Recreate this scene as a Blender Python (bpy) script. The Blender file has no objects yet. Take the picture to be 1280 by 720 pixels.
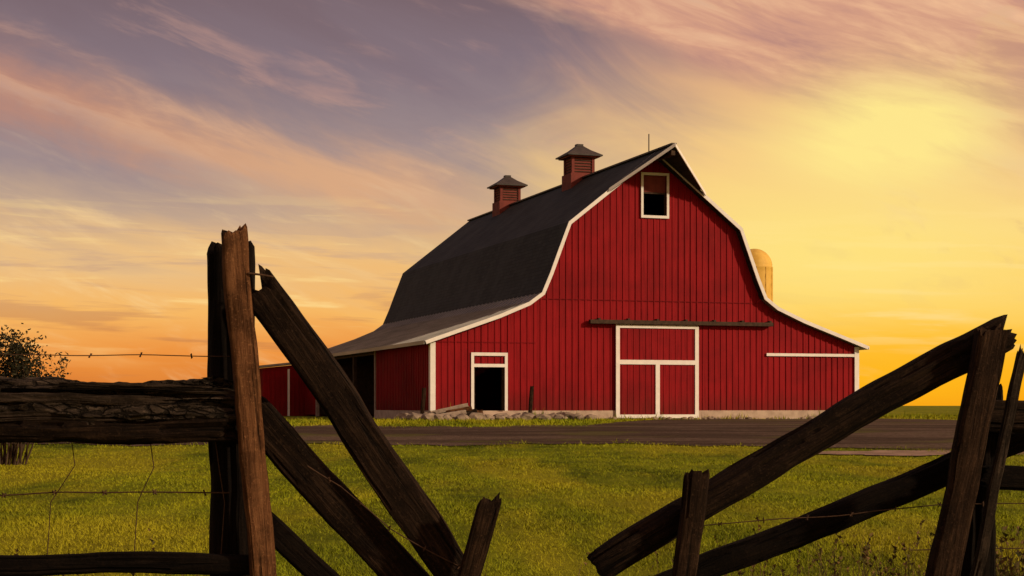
import bpy, math, random
import numpy as np
from mathutils import Vector, Matrix, noise
random.seed(7); rng=np.random.default_rng(7)
scene=bpy.context.scene
scene.view_settings.view_transform='Standard'; scene.view_settings.look='None'; scene.view_settings.exposure=0
H=1.1; PAD=0.48

def lin(r,g,b):
    f=lambda c:(c/255/12.92) if c/255<=.04045 else ((c/255+.055)/1.055)**2.4
    return (f(r),f(g),f(b),1)
def ss(a,b,x):
    t=np.clip((x-a)/(b-a),0,1); return t*t*(3-2*t)
def ground_z(x,y):
    x=np.asarray(x,float); y=np.asarray(y,float)
    base=PAD*ss(30,58,y)
    near=0.035*np.sin(x*.55+1.3)*np.sin(y*.43)+0.02*np.sin(x*1.3+y*.9)
    return base+near*(1-ss(28,38,y))

# ---------------- node helper ----------------
class NT:
    def __init__(s,tree): s.t=tree; s.n=tree.nodes; s.l=tree.links
    def node(s,typ,**k):
        n=s.n.new(typ)
        for a,b in k.items(): setattr(n,a,b)
        return n
    def put(s,sock,v):
        if isinstance(v,bpy.types.NodeSocket): s.l.new(v,sock)
        else: sock.default_value=v
    def m(s,op,a,b=0.0,c=None,clamp=False):
        n=s.node('ShaderNodeMath',operation=op,use_clamp=clamp)
        s.put(n.inputs[0],a); s.put(n.inputs[1],b)
        if c is not None: s.put(n.inputs[2],c)
        return n.outputs[0]
    def sstep(s,x,a,b):
        n=s.node('ShaderNodeMapRange',interpolation_type='SMOOTHSTEP')
        s.put(n.inputs[0],x); n.inputs[1].default_value=a; n.inputs[2].default_value=b
        n.inputs[3].default_value=0; n.inputs[4].default_value=1
        return n.outputs[0]
    def sdown(s,x,a,b): # 1 below a, 0 above b
        return s.m('SUBTRACT',1.0,s.sstep(x,a,b))
    def mix(s,f,a,b,blend='MIX'):
        n=s.node('ShaderNodeMix',data_type='RGBA',blend_type=blend)
        s.put(n.inputs[0],f); s.put(n.inputs[6],a); s.put(n.inputs[7],b)
        return n.outputs[2]
    def ramp(s,f,stops,interp='LINEAR'):
        n=s.node('ShaderNodeValToRGB'); cr=n.color_ramp; cr.interpolation=interp
        while len(cr.elements)<len(stops): cr.elements.new(.5)
        for e,(p,c) in zip(cr.elements,stops):
            e.position=p
        for e,(p,c) in zip(cr.elements,stops):
            e.color=c if len(c)==4 else (*c,1)
        s.put(n.inputs[0],f); return n.outputs[0]
    def noise(s,vec,scale,detail=5,rough=.55,dist=0.0,lac=2.0):
        n=s.node('ShaderNodeTexNoise'); s.put(n.inputs['Vector'],vec)
        n.inputs['Scale'].default_value=scale; n.inputs['Detail'].default_value=detail
        n.inputs['Roughness'].default_value=rough; n.inputs['Distortion'].default_value=dist
        return n.outputs[0]
    def comb(s,x,y,z):
        n=s.node('ShaderNodeCombineXYZ'); s.put(n.inputs[0],x); s.put(n.inputs[1],y); s.put(n.inputs[2],z); return n.outputs[0]
    def scalev(s,v,sx,sy,sz):
        n=s.node('ShaderNodeMapping'); s.put(n.inputs[0],v); n.inputs['Scale'].default_value=(sx,sy,sz); return n.outputs[0]

def material(name):
    m=bpy.data.materials.new(name); m.use_nodes=True
    nt=NT(m.node_tree); b=m.node_tree.nodes['Principled BSDF']
    b.inputs['Specular IOR Level'].default_value=.25
    return m,nt,b
def bump(nt,b,h,strength=.4,dist=.02):
    n=nt.node('ShaderNodeBump'); n.inputs['Strength'].default_value=strength; n.inputs['Distance'].default_value=dist
    nt.put(n.inputs['Height'],h); nt.l.new(n.outputs[0],b.inputs['Normal'])

# ---------------- materials ----------------
def mat_red(name='red_siding_paint',k=1.0):
    m,nt,b=material(name); tc=nt.node('ShaderNodeTexCoord').outputs['Object']
    st=nt.noise(nt.scalev(tc,5,5,.35),1.6,6,.6)
    pt=nt.noise(nt.scalev(tc,.35,.35,.45),1,4,.6)
    fine=nt.noise(nt.scalev(tc,3.3,3.3,.9),1.0,3,.6)
    c=nt.ramp(st,[(.25,(.17*k,.0035*k,.0065*k)),(.5,(.265*k,.006*k,.011*k)),(.78,(.33*k,.010*k,.016*k))])
    c=nt.mix(nt.m('MULTIPLY',nt.sstep(pt,.42,.72),.55),c,(.13*k,.004*k,.007*k,1))
    c=nt.mix(nt.m('MULTIPLY',nt.sstep(fine,.55,.75),.2),c,(.33*k,.02*k,.022*k,1))
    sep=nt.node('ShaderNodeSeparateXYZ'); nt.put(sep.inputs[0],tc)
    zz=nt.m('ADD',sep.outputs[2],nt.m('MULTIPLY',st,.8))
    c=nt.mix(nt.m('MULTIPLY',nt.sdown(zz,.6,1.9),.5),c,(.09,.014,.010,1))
    nt.put(b.inputs['Base Color'],c); b.inputs['Roughness'].default_value=.65; b.inputs['Specular IOR Level'].default_value=.1
    bump(nt,b,st,.15,.02); return m
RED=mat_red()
def mat_simple(name,c1,c2,scale=3,rough=.7,bs=.2,stretch=(1,1,1),metal=0,bd=.01):
    m,nt,b=material(name); tc=nt.node('ShaderNodeTexCoord').outputs['Object']
    n=nt.noise(nt.scalev(tc,*stretch),scale,6,.6)
    nt.put(b.inputs['Base Color'],nt.ramp(n,[(.3,c1),(.7,c2)])); b.inputs['Roughness'].default_value=rough
    b.inputs['Metallic'].default_value=metal
    bump(nt,b,n,bs,bd); return m
WHITE=mat_simple('white_trim_paint',(.76,.74,.74),(.88,.87,.87),4,.5,.1)
SHINGLE,nt,b=material('dark_shingles'); tc=nt.node('ShaderNodeTexCoord').outputs['Object']
br=nt.node('ShaderNodeTexBrick'); sep=nt.node('ShaderNodeSeparateXYZ'); nt.put(sep.inputs[0],tc)
nt.put(br.inputs['Vector'],nt.comb(sep.outputs[1],sep.outputs[2],0.0))
br.inputs['Scale'].default_value=1; br.inputs['Brick Width'].default_value=.5; br.inputs['Row Height'].default_value=.17; br.inputs['Mortar Size'].default_value=.012
br.inputs['Color1'].default_value=(.019,.023,.022,1); br.inputs['Color2'].default_value=(.033,.038,.036,1); br.inputs['Mortar'].default_value=(.009,.010,.010,1)
pt=nt.noise(nt.scalev(tc,1,1,.4),.5,6,.65)
nt.put(b.inputs['Base Color'],nt.mix(nt.m('MULTIPLY',nt.sstep(pt,.4,.7),.6),br.outputs[0],(.052,.058,.055,1)))
b.inputs['Roughness'].default_value=.7; b.inputs['Specular IOR Level'].default_value=.15; bump(nt,b,br.outputs['Fac'],-.3,.01)
TIN=mat_simple('galvanised_roofing',(.19,.19,.19),(.34,.33,.33),1.2,.45,.1,(1,.25,1),.3)
CONC=mat_simple('concrete_foundation',(.36,.27,.22),(.58,.46,.38),2.5,.9,.5)
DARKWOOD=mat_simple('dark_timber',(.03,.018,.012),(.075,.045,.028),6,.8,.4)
CUPMETAL=mat_simple('cupola_roofing',(.03,.026,.028),(.06,.05,.05),3,.5,.2)
SHEDWOOD=mat_simple('unpainted_timber',(.22,.17,.14),(.42,.34,.28),6,.8,.4)
CUPRED=mat_simple('cupola_louvers',(.13,.024,.020),(.21,.042,.034),3,.7,.2)
WIRE=mat_simple('rusty_wire',(.03,.014,.008),(.08,.04,.022),60,.7,.2)
STONE=mat_simple('field_stone',(.13,.10,.08),(.40,.32,.25),3,.9,.6)
SILO=mat_simple('silo_weathered_yellow',(.62,.36,.06),(.82,.55,.13),1.5,.6,.2,(1,1,.3),0)

def wood(name,c_dark,c_mid,c_light,bs=1.0,barky=False):
    m,nt,b=material(name); tc=nt.node('ShaderNodeTexCoord').outputs['Object']
    oi=nt.node('ShaderNodeObjectInfo'); 
    add=nt.node('ShaderNodeVectorMath',operation='ADD'); nt.put(add.inputs[0],tc)
    nt.put(add.inputs[1],nt.comb(nt.m('MULTIPLY',oi.outputs['Random'],9.0),0.0,nt.m('MULTIPLY',oi.outputs['Random'],5.0)))
    v=add.outputs[0]
    g=nt.noise(nt.scalev(v,1,1,.055),110,9,.72,.8)
    g2=nt.noise(nt.scalev(v,1,1,.035),42,5,.65,.5)
    pt=nt.noise(v,9,6,.7)
    sp=nt.noise(v,140,4,.7)
    c=nt.ramp(g,[(.30,c_dark),(.5,c_mid),(.70,c_light)])
    c=nt.mix(nt.m('MULTIPLY',nt.sstep(pt,.42,.62),.75),c,tuple(x*.35 for x in c_mid)+(1,))
    c=nt.mix(nt.m('MULTIPLY',nt.sstep(sp,.56,.68),.45),c,tuple(x*1.25 for x in c_light)+(1,))
    crack=nt.sdown(g2,.36,.44)
    c=nt.mix(nt.m('MULTIPLY',crack,.92),c,(.003,.002,.0015,1))
    h=nt.m('SUBTRACT',nt.m('ADD',g,nt.m('MULTIPLY',sp,.4)),nt.m('MULTIPLY',crack,1.4))
    if barky:
        vo=nt.node('ShaderNodeTexVoronoi',feature='DISTANCE_TO_EDGE'); 
        wv=nt.node('ShaderNodeVectorMath',operation='ADD'); nt.put(wv.inputs[0],nt.scalev(v,1,1,.33)); 
        nt.put(wv.inputs[1],nt.comb(nt.m('MULTIPLY',pt,.05),0.0,nt.m('MULTIPLY',pt,.04)))
        nt.put(vo.inputs['Vector'],wv.outputs[0]); vo.inputs['Scale'].default_value=55
        ed=nt.sdown(vo.outputs['Distance'],.02,.12)
        c=nt.mix(nt.m('MULTIPLY',ed,.8),c,(.004,.003,.002,1)); h=nt.m('SUBTRACT',h,nt.m('MULTIPLY',ed,1.5))
    nt.put(b.inputs['Base Color'],c); b.inputs['Roughness'].default_value=.85; b.inputs['Specular IOR Level'].default_value=.10
    bump(nt,b,h,bs,.008); return m
W_DARK=wood('weathered_wood_dark',(.005,.003,.002),(.016,.009,.006),(.050,.029,.018))  # fence wood colours pulled down so the beams stand as silhouettes
W_BLACK=wood('weathered_wood_silhouette',(.003,.002,.002),(.007,.0045,.0035),(.017,.010,.007))  # near-black copy, silhouette put into its colour
W_WARM=wood('weathered_wood_warm_lit',(.034,.014,.006),(.13,.055,.024),(.27,.13,.060))  # sunlit warmth put into the upright board's colour; planks share it
W_MID=wood('weathered_wood_brown',(.009,.005,.003),(.028,.015,.009),(.078,.043,.025))
W_GREY=wood('weathered_wood_grey',(.010,.007,.005),(.034,.024,.018),(.092,.064,.046))
W_BARK=wood('flaking_bark',(.012,.008,.006),(.050,.037,.028),(.13,.095,.072),1.0,True)
# ---------------- mesh helpers ----------------
def mkobj(name,verts,faces,mats,fm=None,parent=None,smooth=False):
    me=bpy.data.meshes.new(name); me.from_pydata([tuple(v) for v in verts],[],faces); 
    for m in (mats if isinstance(mats,list) else [mats]): me.materials.append(m)
    if fm: me.polygons.foreach_set('material_index',fm)
    if smooth: me.polygons.foreach_set('use_smooth',[True]*len(me.polygons))
    me.update(); o=bpy.data.objects.new(name,me); scene.collection.objects.link(o)
    if parent: o.parent=parent
    return o
def empty(name,loc=(0,0,0),rz=0):
    o=bpy.data.objects.new(name,None); scene.collection.objects.link(o); o.location=loc; o.rotation_euler=(0,0,rz); return o
class MB:
    def __init__(s): s.v=[]; s.f=[]; s.m=[]
    def box(s,x0,x1,y0,y1,z0,z1,mi=0):
        n=len(s.v); s.v+=[(x0,y0,z0),(x1,y0,z0),(x1,y1,z0),(x0,y1,z0),(x0,y0,z1),(x1,y0,z1),(x1,y1,z1),(x0,y1,z1)]
        for q in [(0,3,2,1),(4,5,6,7),(0,1,5,4),(1,2,6,5),(2,3,7,6),(3,0,4,7)]: s.f.append(tuple(n+i for i in q)); s.m.append(mi)
    def poly(s,pts,mi=0): n=len(s.v); s.v+=list(pts); s.f.append(tuple(range(n,n+len(pts)))); s.m.append(mi)
    def obj(s,name,mats,parent=None,smooth=False): return mkobj(name,s.v,s.f,mats,s.m,parent,smooth)

# ================= SKY =================
w=bpy.data.worlds.new('World'); scene.world=w; w.use_nodes=True
nt=NT(w.node_tree); bg=w.node_tree.nodes['Background']
SUN_EL=math.radians(21); SUN_AZ=math.radians(120) # low, from the right
d=nt.node('ShaderNodeTexCoord').outputs['Generated']
sep=nt.node('ShaderNodeSeparateXYZ'); nt.put(sep.inputs[0],d); dx,dy,dz=sep.outputs
hl=nt.m('SQRT',nt.m('ADD',nt.m('MULTIPLY',dx,dx),nt.m('MULTIPLY',dy,dy)))
S=nt.m('DIVIDE',dx,nt.m('MAXIMUM',hl,.001))
U=nt.m('MULTIPLY_ADD',S,2080.0,640.0)      # azimuth coordinate
V=nt.m('MULTIPLY_ADD',dz,-2038.0,507.0)    # elevation coordinate (507 = horizon)
def streak(theta,a,b_,sc,detail=6,rough=.55,dist=.3,off=0.0):
    c,sn=math.cos(theta),math.sin(theta)
    s_=nt.m('SUBTRACT',nt.m('MULTIPLY',dx,c),nt.m('MULTIPLY',dz,sn))
    t_=nt.m('ADD',nt.m('MULTIPLY',dx,sn),nt.m('MULTIPLY',dz,c))
    return nt.noise(nt.comb(nt.m('MULTIPLY_ADD',s_,a,off),nt.m('MULTIPLY',dy,a),nt.m('MULTIPLY',t_,b_)),sc,detail,rough,dist)
n1=streak(math.radians(14),5,22,1.0,5,.6,.5)
n2=streak(math.radians(18),9,50,1.0,6,.62,.4,3.1)
n3=streak(math.radians(2),6,80,1.0,5,.6,.3,7.7)
n4=streak(math.radians(24),6,18,1.0,5,.6,.8,11.0)
Vn=nt.m('ADD',V,nt.m('MULTIPLY',nt.m('MULTIPLY',nt.m('SUBTRACT',n1,.5),150.0),nt.m('SUBTRACT',1.0,nt.m('MULTIPLY',nt.sstep(V,360,480),.7))))
def rp(V_,stops): # stops in V
    lo,hi=-600,520
    f=nt.m('DIVIDE',nt.m('SUBTRACT',V_,lo),hi-lo)
    return nt.ramp(f,[((v-lo)/(hi-lo),lin(*c)) for v,c in stops])
left=rp(Vn,[(-600,(92,84,96)),(-100,(108,92,100)),(0,(120,99,105)),(100,(131,113,121)),(200,(155,136,137)),(265,(192,162,138)),(320,(234,188,128)),(390,(246,182,96)),(450,(236,144,58)),(507,(208,110,40))])
right=rp(Vn,[(-600,(120,102,116)),(-100,(180,134,126)),(0,(196,144,130)),(100,(216,162,128)),(190,(244,198,130)),(300,(251,212,128)),(380,(254,206,94)),(430,(255,190,44)),(480,(254,170,18)),(507,(246,152,14))])
mixf=nt.sstep(nt.m('ADD',nt.m('ADD',U,nt.m('MULTIPLY',nt.m('SUBTRACT',n4,.5),400.0)),nt.m('MULTIPLY',nt.m('SUBTRACT',V,200.0),.5)),540,920)
col=nt.mix(mixf,left,right)
lineB=nt.m('SUBTRACT',V,nt.m('MULTIPLY',nt.m('SUBTRACT',U,640.0),.40))
lineBn=nt.m('ADD',lineB,nt.m('MULTIPLY',nt.m('SUBTRACT',n1,.5),110.0))
mB=nt.m('MULTIPLY',nt.sdown(lineBn,-20,22),nt.sstep(U,560,740))
mB=nt.m('MULTIPLY',mB,nt.sdown(V,60,330))
cB=nt.ramp(n2,[(.32,lin(176,128,122)),(.5,lin(214,158,130)),(.66,lin(244,192,148))])
col=nt.mix(nt.m('MULTIPLY',mB,.92),col,cB)
sh=nt.m('MULTIPLY',nt.m('MULTIPLY',nt.sstep(n4,.50,.58),nt.sstep(U,820,1050)),nt.sdown(V,260,420))
col=nt.mix(nt.m('MULTIPLY',sh,.55),col,nt.mix(nt.sstep(n2,.4,.65),lin(200,148,120),lin(246,200,140)))
cl=nt.m('SUBTRACT',V,nt.m('MULTIPLY_ADD',U,.235,128.0))
cln=nt.m('ADD',nt.m('ADD',cl,nt.m('MULTIPLY',nt.m('SUBTRACT',n2,.5),90.0)),nt.m('MULTIPLY',nt.m('SUBTRACT',n4,.5),110.0))
gA=nt.m('POWER',2.718,nt.m('MULTIPLY',nt.m('MULTIPLY',nt.m('DIVIDE',cln,42.0),nt.m('DIVIDE',cln,42.0)),-1.0))
mA=nt.m('MULTIPLY',gA,nt.sdown(U,450,740))
cA=nt.mix(nt.sstep(U,0,420),lin(190,136,114),lin(220,168,126))
cA=nt.mix(nt.m('MULTIPLY',nt.sstep(n2,.45,.7),.6),cA,lin(228,178,138))
col=nt.mix(nt.m('MULTIPLY',mA,.9),col,cA)
wis=nt.m('MULTIPLY',nt.sstep(n2,.5,.68),nt.sstep(n4,.42,.60))
wc=nt.mix(nt.sstep(V,120,330),lin(192,148,134),lin(250,212,150))
col=nt.mix(nt.m('MULTIPLY',wis,.5),col,wc)
low=nt.m('MULTIPLY',nt.m('MULTIPLY',nt.sstep(n3,.53,.64),nt.sstep(V,230,330)),nt.sdown(U,200,1300))
col=nt.mix(nt.m('MULTIPLY',low,.5),col,nt.mix(nt.sstep(V,300,430),lin(190,158,140),lin(188,120,74)))
br_=nt.m('MULTIPLY',nt.m('MULTIPLY',nt.sdown(n3,.34,.46),nt.sstep(V,230,320)),nt.sdown(V,400,470))
col=nt.mix(nt.m('MULTIPLY',br_,.7),col,lin(255,218,142))
def gauss(u0,v0,ru,rv):
    a=nt.m('DIVIDE',nt.m('SUBTRACT',U,u0),ru); b_=nt.m('DIVIDE',nt.m('SUBTRACT',V,v0),rv)
    r=nt.m('ADD',nt.m('MULTIPLY',a,a),nt.m('MULTIPLY',b_,b_))
    return nt.m('MULTIPLY',nt.m('POWER',2.718,nt.m('MULTIPLY',r,-1.0)),nt.sstep(dy,0,.3))
g1=nt.m('MULTIPLY',gauss(1110,180,125,62),nt.m('MULTIPLY_ADD',n2,2.0,.2),None,True)
col=nt.mix(nt.m('MULTIPLY',g1,.95),col,lin(255,232,140))
g2=gauss(1040,325,270,78)
col=nt.mix(nt.m('MULTIPLY',g2,.7),col,lin(255,230,128))
g3=gauss(1110,470,260,45)
col=nt.mix(nt.m('MULTIPLY',g3,.6),col,lin(255,186,16))
sky=nt.node('ShaderNodeTexSky',sky_type='NISHITA',sun_disc=False,sun_elevation=SUN_EL,sun_rotation=SUN_AZ)
sk=nt.node('ShaderNodeVectorMath',operation='SCALE'); nt.put(sk.inputs[0],sky.outputs[0]); sk.inputs['Scale'].default_value=.002
fin=nt.node('ShaderNodeVectorMath',operation='ADD'); nt.put(fin.inputs[0],col); nt.put(fin.inputs[1],sk.outputs[0])
nt.put(bg.inputs[0],fin.outputs[0]); bg.inputs[1].default_value=1.0

sl=bpy.data.lights.new('sun','SUN'); sl.energy=2.9; sl.angle=math.radians(3); sl.color=(1,.76,.48)
so=bpy.data.objects.new('sun',sl); scene.collection.objects.link(so)
sd=Vector((math.sin(SUN_AZ)*math.cos(SUN_EL),math.cos(SUN_AZ)*math.cos(SUN_EL),math.sin(SUN_EL)))
so.rotation_euler=sd.to_track_quat('Z','Y').to_euler()

# ================= GROUND =================
def patch_nodes(nt,c_lo,c_mid,c_hi,c_dry):
    g=nt.node('ShaderNodeNewGeometry').outputs['Position']
    a=nt.noise(nt.scalev(g,.35,.14,0),1.0,5,.6); b_=nt.noise(nt.scalev(g,1.4,.6,0),1.0,5,.65); c_=nt.noise(nt.scalev(g,.5,.10,0),.6,4,.6)
    f=nt.m('ADD',nt.m('MULTIPLY',a,.6),nt.m('MULTIPLY',b_,.4))
    col=nt.ramp(f,[(.38,c_lo),(.5,c_mid),(.62,c_hi)])
    return nt.mix(nt.m('MULTIPLY',nt.sstep(c_,.46,.60),.7),col,c_dry+(1,)),g
G,nt,b=material('turf'); col,g=patch_nodes(nt,(.055,.080,.003),(.155,.190,.006),(.27,.295,.010),(.33,.30,.014))
fn=nt.noise(g,14,6,.7); nt.put(b.inputs['Base Color'],nt.mix(nt.m('MULTIPLY',nt.sstep(fn,.4,.65),.35),col,(.06,.07,.006,1)))
b.inputs['Roughness'].default_value=.95; b.inputs['Specular IOR Level'].default_value=.05; bump(nt,b,fn,.7,.05)
def axis(segs):
    out=[]
    for a,b_,st in segs: out+=list(np.arange(a,b_,st))
    return np.array(out)
pos=axis([(0,30,1.0),(30,80,4),(80,400,40),(400,3001,400)]); xs=np.concatenate([-pos[:0:-1],pos])
ys=np.concatenate([axis([(-3000,-400,400),(-400,-40,40),(-40,0,4)]),axis([(0,62,.6),(62,140,5),(140,400,40),(400,5001,400)])])
X,Y=np.meshgrid(xs,ys); Z=ground_z(X,Y); nx=len(xs); ny=len(ys)
V_=np.stack([X,Y,Z],-1).reshape(-1,3); F=[(j*nx+i,j*nx+i+1,(j+1)*nx+i+1,(j+1)*nx+i) for j in range(ny-1) for i in range(nx-1)]
mkobj('ground',V_,F,G,smooth=True)

R,nt,b=material('gravel'); g=nt.node('ShaderNodeNewGeometry').outputs['Position']
n=nt.noise(g,6,9,.8); p=nt.noise(nt.scalev(g,.12,.45,0),1,6,.65); p2=nt.noise(nt.scalev(g,.25,.3,0),1,5,.6)
c=nt.ramp(n,[(.3,(.050,.033,.025)),(.52,(.115,.079,.060)),(.72,(.25,.18,.14))])
c=nt.mix(nt.m('MULTIPLY',nt.sstep(p,.42,.56),.75),c,(.040,.025,.018,1))
c=nt.mix(nt.m('MULTIPLY',nt.sstep(p2,.53,.64),.6),c,(.10,.10,.02,1))
nt.put(b.inputs['Base Color'],c); b.inputs['Roughness'].default_value=.95; b.inputs['Specular IOR Level'].default_value=.08; bump(nt,b,n,.9,.06)
rx=np.arange(-90,121,.3)
def near_edge(x): return 39.8-4.4*ss(4,12,x)+4*ss(14,30,x)+.45*np.sin(x*.9)+.30*np.sin(x*2.3+1)+.2*np.sin(x*5.1)
def far_edge(x):
    y=52.5+0*x
    y=y+ss(2.0,6.5,x)*(72.9+.329*x-1.6-52.5-2)
    r=60+.0*x
    y=np.where(x>17,y+(r-y)*ss(17,20,x),y)
    return y+.8*np.sin(x*.8)+.45*np.sin(x*2.1)+.2*np.sin(x*4.9)
v=[];f=[]; NS=40
for i,x in enumerate(rx):
    a,b2=near_edge(x),far_edge(x)
    for k in range(NS+1):
        y=a+(b2-a)*k/NS; v.append((x,y,float(ground_z(x,y))+.018))
for i in range(len(rx)-1):
    for k in range(NS): q=i*(NS+1)+k; f.append((q,q+NS+1,q+NS+2,q+1))
mkobj('gravel_driveway',v,f,R,smooth=True)
R2=mat_simple('pale_gravel',(.16,.105,.08),(.38,.26,.19),2.0,.95,.5)
v=[(8.9,35.6,0)];f=[]
for k in range(60):
    a=2*math.pi*k/60; r=1+.5*noise.noise(Vector((math.cos(a)*2,math.sin(a)*2,0)))+.3*noise.noise(Vector((math.cos(a)*6,math.sin(a)*6,0)))
    x=8.9+2.6*r*math.cos(a); y=35.6+1.1*r*math.sin(a); v.append((x,y,0))
v=[(x,y,float(ground_z(x,y))+.026) for x,y,_ in v]
for k in range(60): f.append((0,1+k,1+(k+1)%60))
mkobj('gravel_patch',v,f,R2)

# ================= GRASS BLADES =================
GB,nt,b=material('grass_blades'); col,g=patch_nodes(nt,(.070,.100,.003),(.185,.225,.006),(.32,.345,.010),(.38,.34,.016))
rnd=nt.node('ShaderNodeNewGeometry').outputs['Random Per Island']
col=nt.mix(nt.m('MULTIPLY',rnd,.3),col,nt.ramp(rnd,[(0,(.10,.14,.005)),(1,(.40,.37,.03))]))
nt.put(b.inputs['Base Color'],col); b.inputs['Roughness'].default_value=.7; b.inputs['Specular IOR Level'].default_value=.08
def tri_mesh(name,P,mat):
    n=len(P); me=bpy.data.meshes.new(name); me.vertices.add(n*3); me.loops.add(n*3); me.polygons.add(n)
    me.vertices.foreach_set('co',P.reshape(-1).astype(np.float32)); me.loops.foreach_set('vertex_index',np.arange(n*3,dtype=np.int32))
    me.polygons.foreach_set('loop_start',np.arange(0,n*3,3,dtype=np.int32)); 
    me.materials.append(mat); me.update(calc_edges=True); me.validate()
    o=bpy.data.objects.new(name,me); scene.collection.objects.link(o); return o
def blades(x,y,h,wd,lean=.5):
    n=len(x); z=ground_z(x,y); a=rng.uniform(0,math.pi,n); la=rng.uniform(0,2*math.pi,n); l=h*rng.uniform(0,lean,n)
    P=np.zeros((n,3,3)); cx,sx=np.cos(a)*wd/2,np.sin(a)*wd/2
    P[:,0]=np.stack([x-cx,y-sx,z-.01],-1); P[:,1]=np.stack([x+cx,y+sx,z-.01],-1)
    P[:,2]=np.stack([x+np.cos(la)*l,y+np.sin(la)*l,z+h],-1); return P
N=220000
dY=8.5*(46/8.5)**rng.uniform(0,1,N); xx=dY*rng.uniform(-.40,.40,N)
keep=dY<near_edge(xx)-rng.uniform(-1.0,.3,N)+.6*np.sin(xx*1.9+2); dY=dY[keep]; xx=xx[keep]
cl=np.sin(xx*2.1+np.sin(dY*1.7)*2)*np.sin(dY*1.9+np.sin(xx*1.3)*2)
hh=np.clip(.012+.008*cl+rng.gamma(1.5,.007,len(xx)),.006,.09)*(1+.9*(dY>near_edge(xx)-.8))
Pl=[blades(xx,dY,hh,.005+dY*.0006,2.2)]
n=30000; x=rng.uniform(-26,8,n); y=rng.uniform(50.5,72,n)
k=(y>far_edge(x)-rng.uniform(-.3,1.6,n))&(y<71.0+.329*x-.2); x=x[k]; y=y[k]
Pl.append(blades(x,y,rng.gamma(1.6,.03,len(x))+.02,.045,1.0))
n=16000; x=rng.uniform(14,60,n); y=rng.uniform(58,100,n); k=(y>far_edge(x))&~((x<18)&(y>75)); x=x[k];y=y[k]
Pl.append(blades(x,y,rng.gamma(2,.04,len(x))+.03,.06,1.0))
n=4200; t=rng.uniform(-1,19,n); yo=-np.abs(rng.normal(.15,.22,n))-.1; t=np.where((t>8)&(rng.uniform(0,1,n)<.75),rng.uniform(-1,7.5,n),t)
c,s=math.cos(math.radians(18.2)),math.sin(math.radians(18.2))
x=-3.435+t*c-yo*s; y=70+t*s+yo*c
clump=np.clip(.4+.6*np.sin(t*2.3)*np.sin(t*.9+1),.05,1)
Pl.append(blades(x,y,rng.gamma(2,.10,n)*clump+.03,.05,.6))
tri_mesh('lawn_grass',np.concatenate(Pl),GB)

WD,nt,b=material('dry_weed_stalks'); rnd=nt.node('ShaderNodeNewGeometry').outputs['Random Per Island']
nt.put(b.inputs['Base Color'],nt.ramp(rnd,[(0,(.04,.045,.009)),(.5,(.085,.055,.018)),(1,(.20,.115,.045))])); b.inputs['Roughness'].default_value=.8
def stalks(name,clumps):
    P=[]
    for (cx,cy,r,n,h0,h1) in clumps:
        for _ in range(n):
            x=cx+random.gauss(0,r); y=cy+random.gauss(0,r*.7); h=random.uniform(h0,h1); la=random.uniform(0,6.28); L=random.uniform(.05,.4)*h
            z=float(ground_z(x,y)); seg=5; wd=random.uniform(.002,.0045); pa=random.uniform(0,3.14); c,s=math.cos(pa)*wd,math.sin(pa)*wd
            pts=[(x+math.cos(la)*L*(t/seg)**2,y+math.sin(la)*L*(t/seg)**2,z+h*(t/seg)*(1-.12*(t/seg)),1-t/seg*.85) for t in range(seg+1)]
            for i in range(seg):
                a,b_=pts[i],pts[i+1]
                A0=(a[0]-c*a[3],a[1]-s*a[3],a[2]);A1=(a[0]+c*a[3],a[1]+s*a[3],a[2]);B0=(b_[0]-c*b_[3],b_[1]-s*b_[3],b_[2]);B1=(b_[0]+c*b_[3],b_[1]+s*b_[3],b_[2])
                P+= [(A0,A1,B1),(A0,B1,B0)]
            if random.random()<.35:
                for q in range(9):
                    t=random.uniform(.75,1); xx_=x+math.cos(la)*L*t*t; yy_=y+math.sin(la)*L*t*t; zz_=z+h*t*(1-.12*t)
                    o=[random.uniform(-.014,.014) for _ in range(6)]
                    P.append(((xx_,yy_,zz_),(xx_+o[0],yy_+o[1],zz_+.018),(xx_+o[2],yy_+o[3],zz_+.010)))
    return tri_mesh(name,np.array(P),WD)
stalks('dry_weeds',[(1.9,5.4,.25,320,.45,.80),(1.5,5.2,.2,200,.4,.72),(2.6,6.4,.4,340,.35,.80),(2.2,6.8,.6,320,.3,.68),(1.2,6.0,.4,120,.25,.5),(2.1,8.5,.8,300,.2,.45)])
stalks('dry_weeds',[(-1.5,5.3,.3,140,.3,.68),(-2.2,6.0,.5,220,.25,.66),(-1.1,5.2,.25,80,.2,.52),(-.3,5.2,.5,60,.2,.4)])

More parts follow.
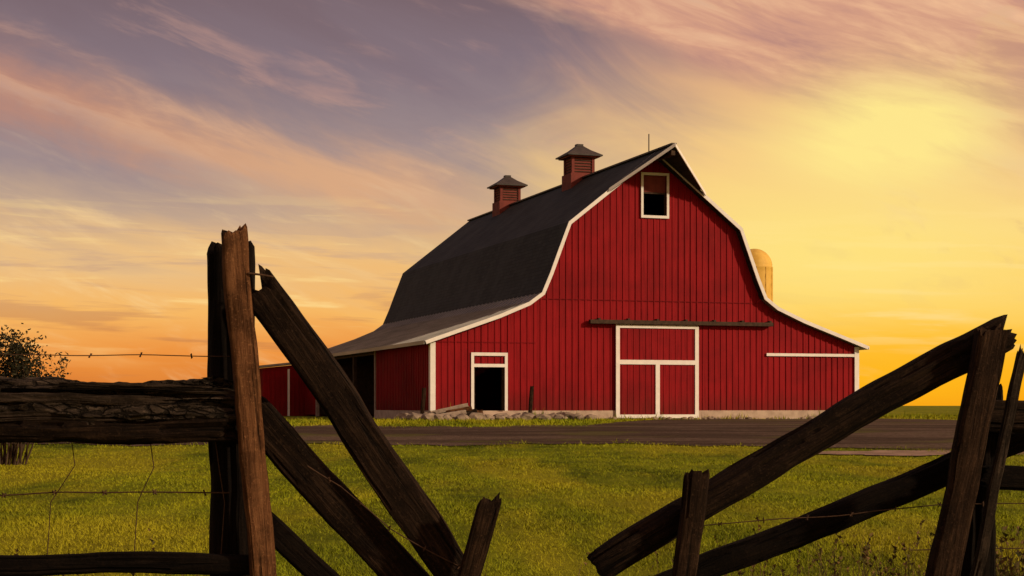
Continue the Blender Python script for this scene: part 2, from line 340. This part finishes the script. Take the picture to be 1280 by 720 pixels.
# ================= BARN =================
TH=math.radians(18.2)
barn=empty('red_barn',(-3.435,70,PAD),TH)
XC=10.3; HW=10.3; L=28.5
PROF=[(0,12.0),(4.2,8.68),(4.72,7.35),(5.08,6.4),(5.45,5.55),(6.05,5.12),(7.4,4.55),(10.3,3.53),(10.72,3.38)]
def prof(x): return float(np.interp(abs(x-XC),[p[0] for p in PROF],[p[1] for p in PROF]))
T=.16; BW=.036; BD=.032
def wall_cols(mb,y,face,openings,x0=0,x1=20.6,zb=.3):
    br=set([x0,x1,XC]); 
    for p in PROF[:-1]:
        for s in (-1,1):
            xx_=XC+s*p[0]
            if x0<xx_<x1: br.add(xx_)
    for o in openings: br.add(o[0]); br.add(o[1])
    br=sorted(br)
    for a,b_ in zip(br[:-1],br[1:]):
        mid=(a+b_)/2; spans=[(zb,None)]
        for o in openings:
            if o[0]-1e-6<=mid<=o[1]+1e-6:
                spans=[(zb,o[2]),(o[3],None)] if o[2]>zb else [(o[3],None)]
        for z0,z1 in spans:
            za=prof(a)-T if z1 is None else z1; zb_=prof(b_)-T if z1 is None else z1
            mb.poly([(a,y,z0),(b_,y,z0),(b_,y,zb_),(a,y,za)])
    x=x0+.15
    while x<x1:
        spans=[(zb,prof(x)-T-.02)]
        for o in openings:
            if o[0]-.04<x<o[1]+.04:
                spans=[(zb,o[2]),(o[3],prof(x)-T-.02)] if o[2]>zb else [(o[3],prof(x)-T-.02)]
        for z0,z1 in spans:
            bw=BW*random.uniform(.8,1.2); bd=BD*random.uniform(.75,1.3)
            if face<0: mb.box(x-bw,x+bw,y-bd,y-.0005,z0,z1)
            else: mb.box(x-bw,x+bw,y+.0005,y+bd,z0,z1)
        x+=.30
DO=(1.86,3.26,.3,2.30); WI=(9.78,10.92,9.15,10.95)
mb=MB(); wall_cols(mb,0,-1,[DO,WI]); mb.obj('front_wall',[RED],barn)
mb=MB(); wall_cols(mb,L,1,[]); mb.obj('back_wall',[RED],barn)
def side(mb,x,s,y0,y1,z0,z1):
    mb.poly([(x,y0,z0),(x,y1,z0),(x,y1,z1),(x,y0,z1)])
    y=y0+.15
    while y<y1:
        mb.box(min(x,x+s*BD)+.0005*(s>0),max(x,x+s*BD)-.0005*(s<0),y-BW,y+BW,z0,z1); y+=.30
mb=MB(); side(mb,0,-1,0,10.3,.3,3.37); side(mb,20.6,1,0,L,.3,3.37); 
mb.poly([(0,10.3,.1),(4.85,10.3,.1),(4.85,10.3,5.3),(2.9,10.3,4.4),(0,10.3,3.37)]); side(mb,0,-1,25,L,.1,3.37)
mb.obj('side_walls',[RED],barn)
mb=MB(); side(mb,4.85,-1,10.35,L,.1,5.4); mb.poly([(.02,25,.1),(4.85,25,.1),(4.85,25,5.3),(2.9,25,4.4),(.02,25,3.37)]); mb.obj('open_bay_shaded_walls',[DARKWOOD],barn)  # bay walls given dark brown so the inside reads as shade
mb=MB(); mb.box(-.08,20.68,-.08,.2,-.3,.40); mb.box(-.08,.2,.2,10.3,-.3,.40); mb.box(20.4,20.68,.2,L,-.3,.40)
o=mb.obj('foundation',[CONC],barn)
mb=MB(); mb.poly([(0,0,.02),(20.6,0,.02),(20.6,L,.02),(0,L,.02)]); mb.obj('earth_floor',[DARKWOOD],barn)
def roofstrip(mb,pts,y0,y1,th,mi=0):
    def up(i,pp):
        a=pp[max(i-1,0)];b_=pp[min(i+1,len(pp)-1)]; dx_,dz_=b_[0]-a[0],b_[1]-a[1]; l=math.hypot(dx_,dz_); n_=(-dz_/l,dx_/l)
        if n_[1]<0: n_=(-n_[0],-n_[1])
        return n_
    low=[(p[0]-up(i,pts)[0]*th,p[1]-up(i,pts)[1]*th) for i,p in enumerate(pts)]
    for i in range(len(pts)-1):
        a,b_,c_,d_=pts[i],pts[i+1],low[i+1],low[i]
        mb.poly([(a[0],y0,a[1]),(b_[0],y0,b_[1]),(b_[0],y1,b_[1]),(a[0],y1,a[1])],mi)
        mb.poly([(d_[0],y0,d_[1]),(c_[0],y0,c_[1]),(c_[0],y1,c_[1]),(d_[0],y1,d_[1])],mi)
        for y in (y0,y1): mb.poly([(a[0],y,a[1]),(b_[0],y,b_[1]),(c_[0],y,c_[1]),(d_[0],y,d_[1])],mi)
    for k in (0,-1):
        a,c_=pts[k],low[k]; mb.poly([(a[0],y0,a[1]),(a[0],y1,a[1]),(c_[0],y1,c_[1]),(c_[0],y0,c_[1])],mi)
OV=-.4
for s,nm in ((-1,'west'),(1,'east')):
    mb=MB(); roofstrip(mb,[(XC+s*p[0],p[1]) for p in PROF[:5]],OV,L+.35,T); mb.obj('main_roof_'+nm,[SHINGLE],barn)
    mb=MB(); P2=[(XC+s*p[0],p[1]-.012) for p in PROF[4:]]; roofstrip(mb,P2,OV,L+.35,.11)
    y=OV+.3
    while y<L:
        for a,b_ in zip(P2[:-1],P2[1:]):
            mb.poly([(a[0],y-.02,a[1]+.045),(b_[0],y-.02,b_[1]+.045),(b_[0],y-.02,b_[1]),(a[0],y-.02,a[1])])
            mb.poly([(a[0],y+.02,a[1]+.045),(b_[0],y+.02,b_[1]+.045),(b_[0],y+.02,b_[1]),(a[0],y+.02,a[1])])
            mb.poly([(a[0],y-.02,a[1]+.045),(b_[0],y-.02,b_[1]+.045),(b_[0],y+.02,b_[1]+.045),(a[0],y+.02,a[1]+.045)])
        y+=.6
    mb.obj('lean_to_roof_'+nm,[TIN],barn)
    mb=MB(); roofstrip(mb,[(XC+s*p[0],p[1]+.015) for p in PROF],OV-.05,OV-.004,.16); mb.obj('rake_trim_'+nm,[WHITE],barn)
    mb=MB(); x=XC+s*10.74; mb.box(min(x,x+s*.03),max(x,x+s*.03),OV,L+.3,3.24,3.40); mb.obj('eave_fascia_'+nm,[TIN if s<0 else WHITE],barn)
    zo=12-2.3*(3.32/4.2); tip=(XC,-2.35,12.02); base=(XC,OV-.055,12.02); dn=(XC+s*2.3,OV-.055,zo+.02)
    mb=MB(); mb.poly([tip,base,dn]); mb.poly([(p[0],p[1],p[2]-.14) for p in (tip,base,dn)]); mb.obj('hay_hood_'+nm,[SHINGLE],barn)
    mb=MB(); q0=Vector(tip)+Vector((0,-.02,.02)); q1=Vector(dn)+Vector((s*.03,-.02,.02)); h=Vector((0,0,.15)); o=Vector((s*.02,-.045,0))
    A=[q0,q1,q1-h,q0-h]; B=[p+o for p in A]
    mb.poly([tuple(p) for p in A]); mb.poly([tuple(p) for p in B])
    for i in range(4): mb.poly([tuple(A[i]),tuple(A[(i+1)%4]),tuple(B[(i+1)%4]),tuple(B[i])])
    mb.obj('hood_trim_'+nm,[WHITE],barn)
mb=MB(); mb.box(XC-.09,XC+.09,-2.2,-.5,11.55,11.78); mb.obj('hay_track_beam',[DARKWOOD],barn)
mb=MB(); mb.box(XC-.12,XC+.12,-2.3,L+.3,12.0,12.07); mb.obj('ridge_cap',[CUPMETAL],barn)
mb=MB(); mb.box(XC-.02,XC+.02,.5,.54,12.07,12.9); mb.obj('lightning_rod',[CUPMETAL],barn)
mb=MB()
def tr(x0,x1,z0,z1,y0=-.10,y1=-.052): mb.box(x0,x1,y0,y1,z0,z1)
tr(-.10,.13,.40,3.36); mb.box(-.10,-.052,-.052,.17,.40,3.36); tr(20.47,20.70,.40,3.36); mb.box(20.652,20.70,-.052,.17,.40,3.36)
tr(15.9,20.46,2.90,3.03)
tr(DO[0]-.13,DO[0],.40,2.92); tr(DO[1],DO[1]+.13,.40,2.92); tr(DO[0],DO[1],2.78,2.92); tr(DO[0],DO[1],2.29,2.43)
a,b_,c_,d_=WI; tr(a-.11,a,c_-.12,d_+.12); tr(b_,b_+.11,c_-.12,d_+.12); tr(a,b_,c_-.12,c_); tr(a,b_,d_,d_+.12)
mb.obj('white_trim',[WHITE],barn)
mb=MB(); mb.box(a,b_,.05,.10,d_-.75,d_,0); mb.box(a,b_,.03,.12,d_-.82,d_-.75,1); mb.box(a,a+.06,.03,.12,c_,d_-.82,1); mb.box(b_-.06,b_,.03,.12,c_,d_-.82,1); mb.obj('loft_window_sash',[CUPRED,DARKWOOD],barn)
mb=MB(); mb.box(DO[0],DO[0]+.07,.02,.2,.3,2.29); mb.box(DO[1]-.07,DO[1],.02,.2,.3,2.29); mb.obj('door_jamb',[DARKWOOD],barn)
mb=MB(); x0,x1=8.42,12.44; zt=4.22; zc=2.56
mb.box(x0,x1,-.14,-.09,.06,zt,0)
x=x0+.3
while x<x1-.2:
    mb.box(x-.02,x+.02,-.16,-.1405,.1,zt,0); x+=.29
Wd=.18
for (xa,xb,za,zb_) in [(x0,x0+Wd,.06,zt),(x1-Wd,x1,.06,zt),(x0+Wd,x1-Wd,zt-.14,zt),(x0+Wd,x1-Wd,zc-.1,zc+.1),(x0+Wd,x1-Wd,.06,.22),((x0+x1)/2-.1,(x0+x1)/2+.1,.22,zc-.1)]:
    mb.box(xa,xb,-.20,-.142,za,zb_,1)
mb.obj('sliding_doors',[RED,WHITE],barn)
mb=MB(); mb.box(7.15,16.1,-.36,-.1,4.25,4.42); 
for x in np.arange(7.6,16,1.4): mb.box(x-.05,x+.05,-.30,-.052,4.42,4.5)
mb.obj('door_track',[DARKWOOD],barn)
mb=MB(); mb.box(5.0,15.6,-.05,-.044,5.30,5.325); mb.box(.15,4.7,-.05,-.044,3.36,3.38); mb.obj('sheet_lap',[mat_red('red_lap',.7)],barn)
mb=MB()
for y in (10.42,15.2,20.2,24.9): mb.box(-.05,.13,y-.09,y+.09,-.2,3.3,1 if y<11 or y>24 else 0)
mb.box(-.05,.10,10.55,24.8,3.12,3.3,0)
mb.obj('lean_to_posts',[DARKWOOD,SHEDWOOD],barn)
mb=MB(); side(mb,-2.4,-1,L+.5,L+9,.0,2.85); 
mb.poly([(-2.4,L+.5,0),(6,L+.5,0),(6,L+.5,3.75),(-2.4,L+.5,2.85)])
x=-2.3
while x<5.8: mb.box(x-.022,x+.022,L+.465,L+.4995,0,2.85); x+=.29
mb.obj('rear_wing_walls',[RED],barn)
mb=MB(); mb.box(-.95,-.83,L+.41,L+.46,0,2.8); mb.obj('rear_wing_trim',[WHITE],barn)
mb=MB(); roofstrip(mb,[(-2.8,2.98),(6,3.95)],L+.2,L+9.3,.12); mb.obj('rear_wing_roof',[TIN],barn)
def cupola(y,nm):
    mb=MB(); s=.60; zt=13.12
    mb.box(XC-s-.08,XC+s+.08,y-s-.08,y+s+.08,11.3,12.25,0)
    mb.box(XC-s+.06,XC+s-.06,y-s+.06,y+s-.06,12.25,zt,0)
    for sx in (-1,1):
        for sy in (-1,1):
            cx,cy=XC+sx*(s-.06),y+sy*(s-.06); mb.box(cx-.07,cx+.07,cy-.07,cy+.07,12.25,zt,0)
    z=12.33
    while z<zt-.08:
        mb.box(XC-s+.02,XC+s-.02,y-s+.01,y+s-.01,z,z+.035,1); z+=.14
    e=.93
    mb.box(XC-e,XC+e,y-e,y+e,zt,zt+.07,2); mb.box(XC-e+.12,XC+e-.12,y-e+.12,y+e-.12,zt-.06,zt-.001,0)
    z0=zt+.07; pts=[]
    for (r,zz) in ((e-.02,z0),(e*.5,z0+.27),(.15,z0+.52)):
        pts.append([(XC-r,y-r,zz),(XC+r,y-r,zz),(XC+r,y+r,zz),(XC-r,y+r,zz)])
    for A_,B_ in zip(pts[:-1],pts[1:]):
        for i in range(4): mb.poly([A_[i],A_[(i+1)%4],B_[(i+1)%4],B_[i]],2)
    mb.box(XC-.17,XC+.17,y-.17,y+.17,z0+.5,z0+.60,2)
    mb.obj(nm,[CUPRED,DARKWOOD,CUPMETAL],barn)
cupola(9.5,'front_cupola'); cupola(21.2,'rear_cupola')

silo=empty('grain_silo',(22.3,150,PAD))
r=1.64; n_=48; zc_=13.3
prof_s=[(r,0)]+[(r+(.03 if k%2 else 0),z) for k,z in enumerate(np.arange(.4,zc_,.4))]+[(r+.06,zc_),(r*.99,zc_+.1)]+[(r*math.cos(a),zc_+.1+1.65*math.sin(a)) for a in np.linspace(.12,1.5,12)]
vv=[];ff=[]
for (rr,z) in prof_s:
    for k in range(n_): vv.append((rr*math.cos(2*math.pi*k/n_),rr*math.sin(2*math.pi*k/n_),z))
for j in range(len(prof_s)-1):
    for k in range(n_): ff.append((j*n_+k,j*n_+(k+1)%n_,(j+1)*n_+(k+1)%n_,(j+1)*n_+k))
ff.append(tuple((len(prof_s)-1)*n_+k for k in range(n_)))
mkobj('silo_body',vv,ff,SILO,parent=silo,smooth=True)
mb=MB(); 
for k in range(12):
    a=k*math.pi/6; x,y=(r+.03)*math.cos(a),(r+.03)*math.sin(a); mb.box(x-.03,x+.03,y-.03,y+.03,0,zc_)
mb.obj('silo_ribs',[SILO],silo)

# ================= clutter by the barn =================
def rock(mb_v,mb_f,c,r,seed):
    import bmesh
    bm=bmesh.new(); bmesh.ops.create_icosphere(bm,subdivisions=2,radius=1)
    n0=len(mb_v)
    for v_ in bm.verts:
        q=v_.co*(1+.45*noise.noise(v_.co*1.3+Vector((seed,0,0)))); mb_v.append((c[0]+q.x*r,c[1]+q.y*r*.9,c[2]+q.z*r*.6))
    for f_ in bm.faces: mb_f.append(tuple(n0+x.index for x in f_.verts))
    bm.free()
def bl(x,y,z=0):
    c,s=math.cos(TH),math.sin(TH); return (-3.435+x*c-y*s,70+x*s+y*c,PAD+z)
v=[];f=[]
for i in range(80):
    x=random.uniform(-1.6,6.4); p=bl(x,-random.uniform(.3,2.6),.09); rock(v,f,p,random.uniform(.12,.40),i*3.1)
for i in range(26):
    x=random.uniform(6.5,20); p=bl(x,-random.uniform(.3,1.4),.03); rock(v,f,p,random.uniform(.06,.18),i*3.1)
mkobj('rubble_stones',v,f,STONE)
st=MB(); st.box(1.6,3.5,-1.0,-.085,-.1,.16); st.box(1.75,3.35,-.55,-.085,.165,.36); o=st.obj('stone_doorstep',[CONC]); o.location=(-3.435,70,PAD); o.rotation_euler=(0,0,TH)
v=[];f=[]; rock(v,f,(-.93,16.6,float(ground_z(-.93,16.6))+.03),.12,4.4); mkobj('lawn_stone',v,f,STONE)

# ================= FENCE =================
def beam(name,p0,p1,wid,thk,mat,parent,e=.35,amp=.05,groove=.05,taper=1.0,seed=None,bend=.0,jag=.02,roll=0,lump=0):
    seed=seed if seed is not None else random.uniform(0,100)
    p0=Vector(p0);p1=Vector(p1); D=p1-p0; Ln=D.length; N=max(24,int(Ln/.010)); M=32
    if Ln>3 or wid>.2: N=int(Ln/.02)
    zax=D.normalized(); yax=Vector((0,1,0)); xax=yax.cross(zax).normalized(); yax=zax.cross(xax).normalized()
    if roll: 
        q=Matrix.Rotation(roll,3,zax); xax=q@xax; yax=q@yax
    vs=[];fs=[]
    for i in range(N+1):
        t=i/N; z=t*Ln; sc=1+(taper-1)*t
        ox=bend*math.sin(t*math.pi)+.010*noise.noise(Vector((z*3,seed,0)))+.003*noise.noise(Vector((z*11,seed,4))); oy=.005*noise.noise(Vector((z*3,seed,9)))
        sc*=1+.07*noise.noise(Vector((z*5,seed,21)))
        for k in range(M):
            a=2*math.pi*k/M; ca,sa=math.cos(a),math.sin(a)
            rx=abs(ca)**(2*e)*(1 if ca>=0 else -1); ry=abs(sa)**(2*e)*(1 if sa>=0 else -1)
            nlow=noise.noise(Vector((ca*.8+seed,sa*.8,z*4)))
            ngr=noise.noise(Vector((ca*5+seed,sa*5,z*2.5))); nf=noise.noise(Vector((ca*12,sa*12+seed,z*12)))
            g=1+amp*nlow*2+groove*ngr*1.6+groove*.6*nf-(groove*2.8 if ngr<-.36 else 0)
            if lump:
                q=noise.noise(Vector((ca*2.2+seed,sa*2.2,z*9))); g+=lump*(round(q*4)/4)+lump*.6*noise.noise(Vector((ca*7,sa*7+seed,z*30)))
            zz=z
            if i<=1: zz=z-jag*noise.noise(Vector((ca*3,sa*3,seed)))*1.5
            if i>=N-1: zz=z+jag*noise.noise(Vector((ca*3,sa*3,seed+5)))*2.5+jag*.5*ca
            if i in(0,N): g*=.9
            vs.append((rx*wid/2*g*sc+ox,ry*thk/2*g*sc+oy,zz))
    for i in range(N):
        for k in range(M): fs.append((i*M+k,i*M+(k+1)%M,(i+1)*M+(k+1)%M,(i+1)*M+k))
    vs.append((0,0,0)); vs.append((0,0,Ln-.005)); c0=len(vs)-2;c1=len(vs)-1
    for k in range(M): fs.append((c0,(k+1)%M,k)); fs.append((c1,N*M+k,N*M+(k+1)%M))
    o=mkobj(name,vs,fs,mat,parent=parent,smooth=True)
    R_=Matrix((xax,yax,zax)).transposed().to_4x4(); o.matrix_world=Matrix.Translation(p0)@R_
    try: o.data.set_sharp_from_angle(angle=math.radians(38))
    except Exception: pass
    return o
def wire(name,pts,r,parent,barbs=0):
    cu=bpy.data.curves.new(name,'CURVE'); cu.dimensions='3D'; cu.bevel_depth=r; cu.bevel_resolution=1
    def sp_(pp):
        s=cu.splines.new('POLY'); s.points.add(len(pp)-1)
        for q,p in zip(s.points,pp): q.co=(*p,1)
    out=[]
    for a,b_ in zip(pts[:-1],pts[1:]):
        a=Vector(a);b_=Vector(b_); n_=max(2,int((b_-a).length/.03))
        for i in range(n_): 
            p=a.lerp(b_,i/n_); out.append(p+Vector((0,.004*noise.noise(p*9),.006*noise.noise(p*6+Vector((3,0,0))))))
    out.append(Vector(pts[-1])); sp_([tuple(p) for p in out])
    if barbs:
        dd=0
        for a,b_ in zip(out[:-1],out[1:]):
            dd+=(b_-a).length
            if dd>barbs:
                dd=0
                for _ in range(2):
                    q=Vector((random.uniform(-.6,.6),random.uniform(-1,1),random.uniform(.3,1))).normalized()*.008
                    sp_([tuple(a-q),tuple(a+q)])
    cu.materials.append(WIRE); o=bpy.data.objects.new(name,cu); scene.collection.objects.link(o); o.parent=parent; return o

f1=empty('wooden_fence',(0,0,0))
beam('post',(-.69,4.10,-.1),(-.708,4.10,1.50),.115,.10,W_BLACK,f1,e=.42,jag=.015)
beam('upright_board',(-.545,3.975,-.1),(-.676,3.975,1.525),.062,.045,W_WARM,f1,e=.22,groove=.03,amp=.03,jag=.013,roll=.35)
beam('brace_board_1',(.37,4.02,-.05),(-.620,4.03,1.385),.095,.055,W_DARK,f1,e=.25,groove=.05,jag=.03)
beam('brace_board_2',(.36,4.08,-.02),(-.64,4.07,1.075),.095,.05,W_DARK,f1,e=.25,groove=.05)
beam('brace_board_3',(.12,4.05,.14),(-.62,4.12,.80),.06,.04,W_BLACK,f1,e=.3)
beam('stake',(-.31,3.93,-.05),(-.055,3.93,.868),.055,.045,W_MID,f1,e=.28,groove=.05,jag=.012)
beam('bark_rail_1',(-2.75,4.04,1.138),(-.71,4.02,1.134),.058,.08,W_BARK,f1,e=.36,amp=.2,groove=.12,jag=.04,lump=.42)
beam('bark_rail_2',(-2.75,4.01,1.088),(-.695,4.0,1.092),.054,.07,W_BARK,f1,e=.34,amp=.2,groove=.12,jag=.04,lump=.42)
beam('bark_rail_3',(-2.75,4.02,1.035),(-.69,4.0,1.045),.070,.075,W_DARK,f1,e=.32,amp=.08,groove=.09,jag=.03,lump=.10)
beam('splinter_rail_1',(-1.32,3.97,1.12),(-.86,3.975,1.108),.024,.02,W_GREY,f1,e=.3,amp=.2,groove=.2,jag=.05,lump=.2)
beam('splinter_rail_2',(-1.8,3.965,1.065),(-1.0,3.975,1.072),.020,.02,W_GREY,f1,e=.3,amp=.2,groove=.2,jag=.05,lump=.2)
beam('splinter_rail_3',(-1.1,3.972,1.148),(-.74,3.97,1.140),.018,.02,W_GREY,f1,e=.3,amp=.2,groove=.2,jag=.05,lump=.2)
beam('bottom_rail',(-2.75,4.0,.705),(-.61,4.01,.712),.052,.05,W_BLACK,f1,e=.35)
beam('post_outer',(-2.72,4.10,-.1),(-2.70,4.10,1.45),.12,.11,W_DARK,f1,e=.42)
wire('barbed_wire_1',[(-2.7,4.03,1.25),(-1.8,4.03,1.222),(-1.2,4.03,1.228),(-.70,4.04,1.222)],.0014,f1,.12)
wire('barbed_wire_2',[(-2.7,4.03,.89),(-1.6,4.03,.872),(-1.1,4.03,.885),(-.70,4.04,.884)],.0020,f1,.10)
wire('barbed_wire_3',[(-.50,3.98,.955),(-.42,3.99,.905),(-.30,3.99,.80),(-.10,4.0,.69)],.0016,f1,.07)
for i,(xa,xb) in enumerate([(-1.09,-1.15),(-.895,-.935),(-.735,-.72),(-1.45,-1.42)]):
    wire('stay_wire',[(xa,4.03,1.02),(xa+.012,4.02,.95),(xb+.01,4.03,.86),(xb,4.03,.72),(xb-.01,4.03,.3)],.0013,f1)
wire('nail_wire',[(-.64,3.96,1.42),(-.58,3.97,1.413)],.003,f1)

f2=empty('wooden_fence',(0,0,0))
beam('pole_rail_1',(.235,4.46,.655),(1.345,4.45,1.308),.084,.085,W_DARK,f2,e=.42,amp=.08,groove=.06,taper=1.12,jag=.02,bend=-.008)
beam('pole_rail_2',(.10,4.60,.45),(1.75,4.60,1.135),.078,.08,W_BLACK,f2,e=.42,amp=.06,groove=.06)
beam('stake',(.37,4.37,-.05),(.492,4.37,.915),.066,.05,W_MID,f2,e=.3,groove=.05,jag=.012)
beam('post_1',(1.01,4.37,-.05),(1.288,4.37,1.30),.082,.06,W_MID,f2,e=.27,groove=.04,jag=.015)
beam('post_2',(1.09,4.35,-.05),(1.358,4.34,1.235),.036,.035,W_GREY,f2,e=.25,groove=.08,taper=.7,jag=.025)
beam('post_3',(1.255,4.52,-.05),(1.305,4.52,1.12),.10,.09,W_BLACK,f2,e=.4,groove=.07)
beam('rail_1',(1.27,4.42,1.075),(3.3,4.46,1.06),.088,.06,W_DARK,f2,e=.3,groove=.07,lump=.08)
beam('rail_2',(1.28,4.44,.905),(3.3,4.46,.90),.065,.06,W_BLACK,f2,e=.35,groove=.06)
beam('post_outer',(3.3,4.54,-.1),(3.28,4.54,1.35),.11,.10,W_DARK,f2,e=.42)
wire('barbed_wire_1',[(.48,4.47,.77),(.9,4.47,.80),(1.2,4.46,.83),(3.3,4.48,.84)],.0016,f2,.10)
wire('barbed_wire_2',[(1.1,4.5,.70),(2.0,4.5,.72),(3.3,4.5,.70)],.0016,f2,.10)
pA=bl(-.9,-1.6); pB=bl(4.0,-1.2)
for (pp,hh_) in ((pA,1.35),(pB,1.45)):
    fp=empty('wooden_post'); beam('post_shaft',(pp[0],pp[1],pp[2]-.2),(pp[0]+.12,pp[1],pp[2]+hh_),.17,.15,W_MID,fp,e=.42,groove=.05)
tp=empty('timber_pile')
for i in range(12):
    a=bl(random.uniform(-.8,.3),-random.uniform(.9,2.0),.08+.08*(i//3)); c_=bl(random.uniform(.8,1.8),-random.uniform(.9,2.0),.08+.09*(i//3)+random.uniform(0,.3))
    beam('plank_%d'%i,a,c_,.18,.09,random.choice([W_GREY,SHEDWOOD,W_WARM]),tp,e=.25)

# ================= BUSH =================
LEAF,nt,b=material('bush_leaves'); rnd=nt.node('ShaderNodeNewGeometry').outputs['Random Per Island']
nt.put(b.inputs['Base Color'],nt.ramp(rnd,[(0,(.008,.010,.004)),(.6,(.02,.02,.007)),(1,(.05,.04,.014))])); b.inputs['Roughness'].default_value=.7
bush=empty('shrub',(-9.25,30,0))
P=[]; bv=MB()
def limb(a,b_,r0,r1):
    a=Vector(a);b_=Vector(b_); z=(b_-a).normalized(); x=z.orthogonal().normalized(); y=z.cross(x); n0=len(bv.v)
    for (p,r) in ((a,r0),(b_,r1)):
        for k in range(6): bv.v.append(tuple(p+(x*math.cos(k*1.047)+y*math.sin(k*1.047))*r))
    for k in range(6): bv.f.append((n0+k,n0+(k+1)%6,n0+6+(k+1)%6,n0+6+k)); bv.m.append(0)
for i in range(76):
    bx=random.uniform(-1.5,.75); a=Vector((bx*.4,random.uniform(-.3,.3),0)); top=Vector((bx+random.uniform(-.2,.2),random.uniform(-.7,.7),random.uniform(1.5,2.55)-max(0,bx)*.75))
    mid=a.lerp(top,.5)+Vector((random.uniform(-.15,.15),0,.1)); limb(a,mid,.02,.012); limb(mid,top,.012,.004)
    for q in range(230):
        t=random.uniform(.4,1.02); c0=(mid.lerp(top,(t-.5)*2) if t>.5 else a.lerp(mid,t*2))+Vector([random.gauss(0,.10) for _ in range(3)])
        d1=Vector([random.gauss(0,1) for _ in range(3)]).normalized()*.05; d2=Vector([random.gauss(0,1) for _ in range(3)]).normalized()*.025
        P.append((c0,c0+d1+d2,c0+d1*1.6)); P.append((c0,c0+d1*1.6,c0+d1-d2))
bv.obj('branches',[DARKWOOD],bush)
lo=tri_mesh('leaves',np.array([[tuple(q) for q in t] for t in P]),LEAF); lo.parent=bush

# ================= CAMERA =================
cam=bpy.data.cameras.new('camera'); co=bpy.data.objects.new('camera',cam); scene.collection.objects.link(co)
co.location=(0,0,H); co.rotation_euler=(math.radians(90),0,0)
cam.sensor_width=36; cam.lens=2038/1280*36; cam.shift_y=(507-360)/1280; cam.clip_end=12000; cam.clip_start=.05
scene.camera=co
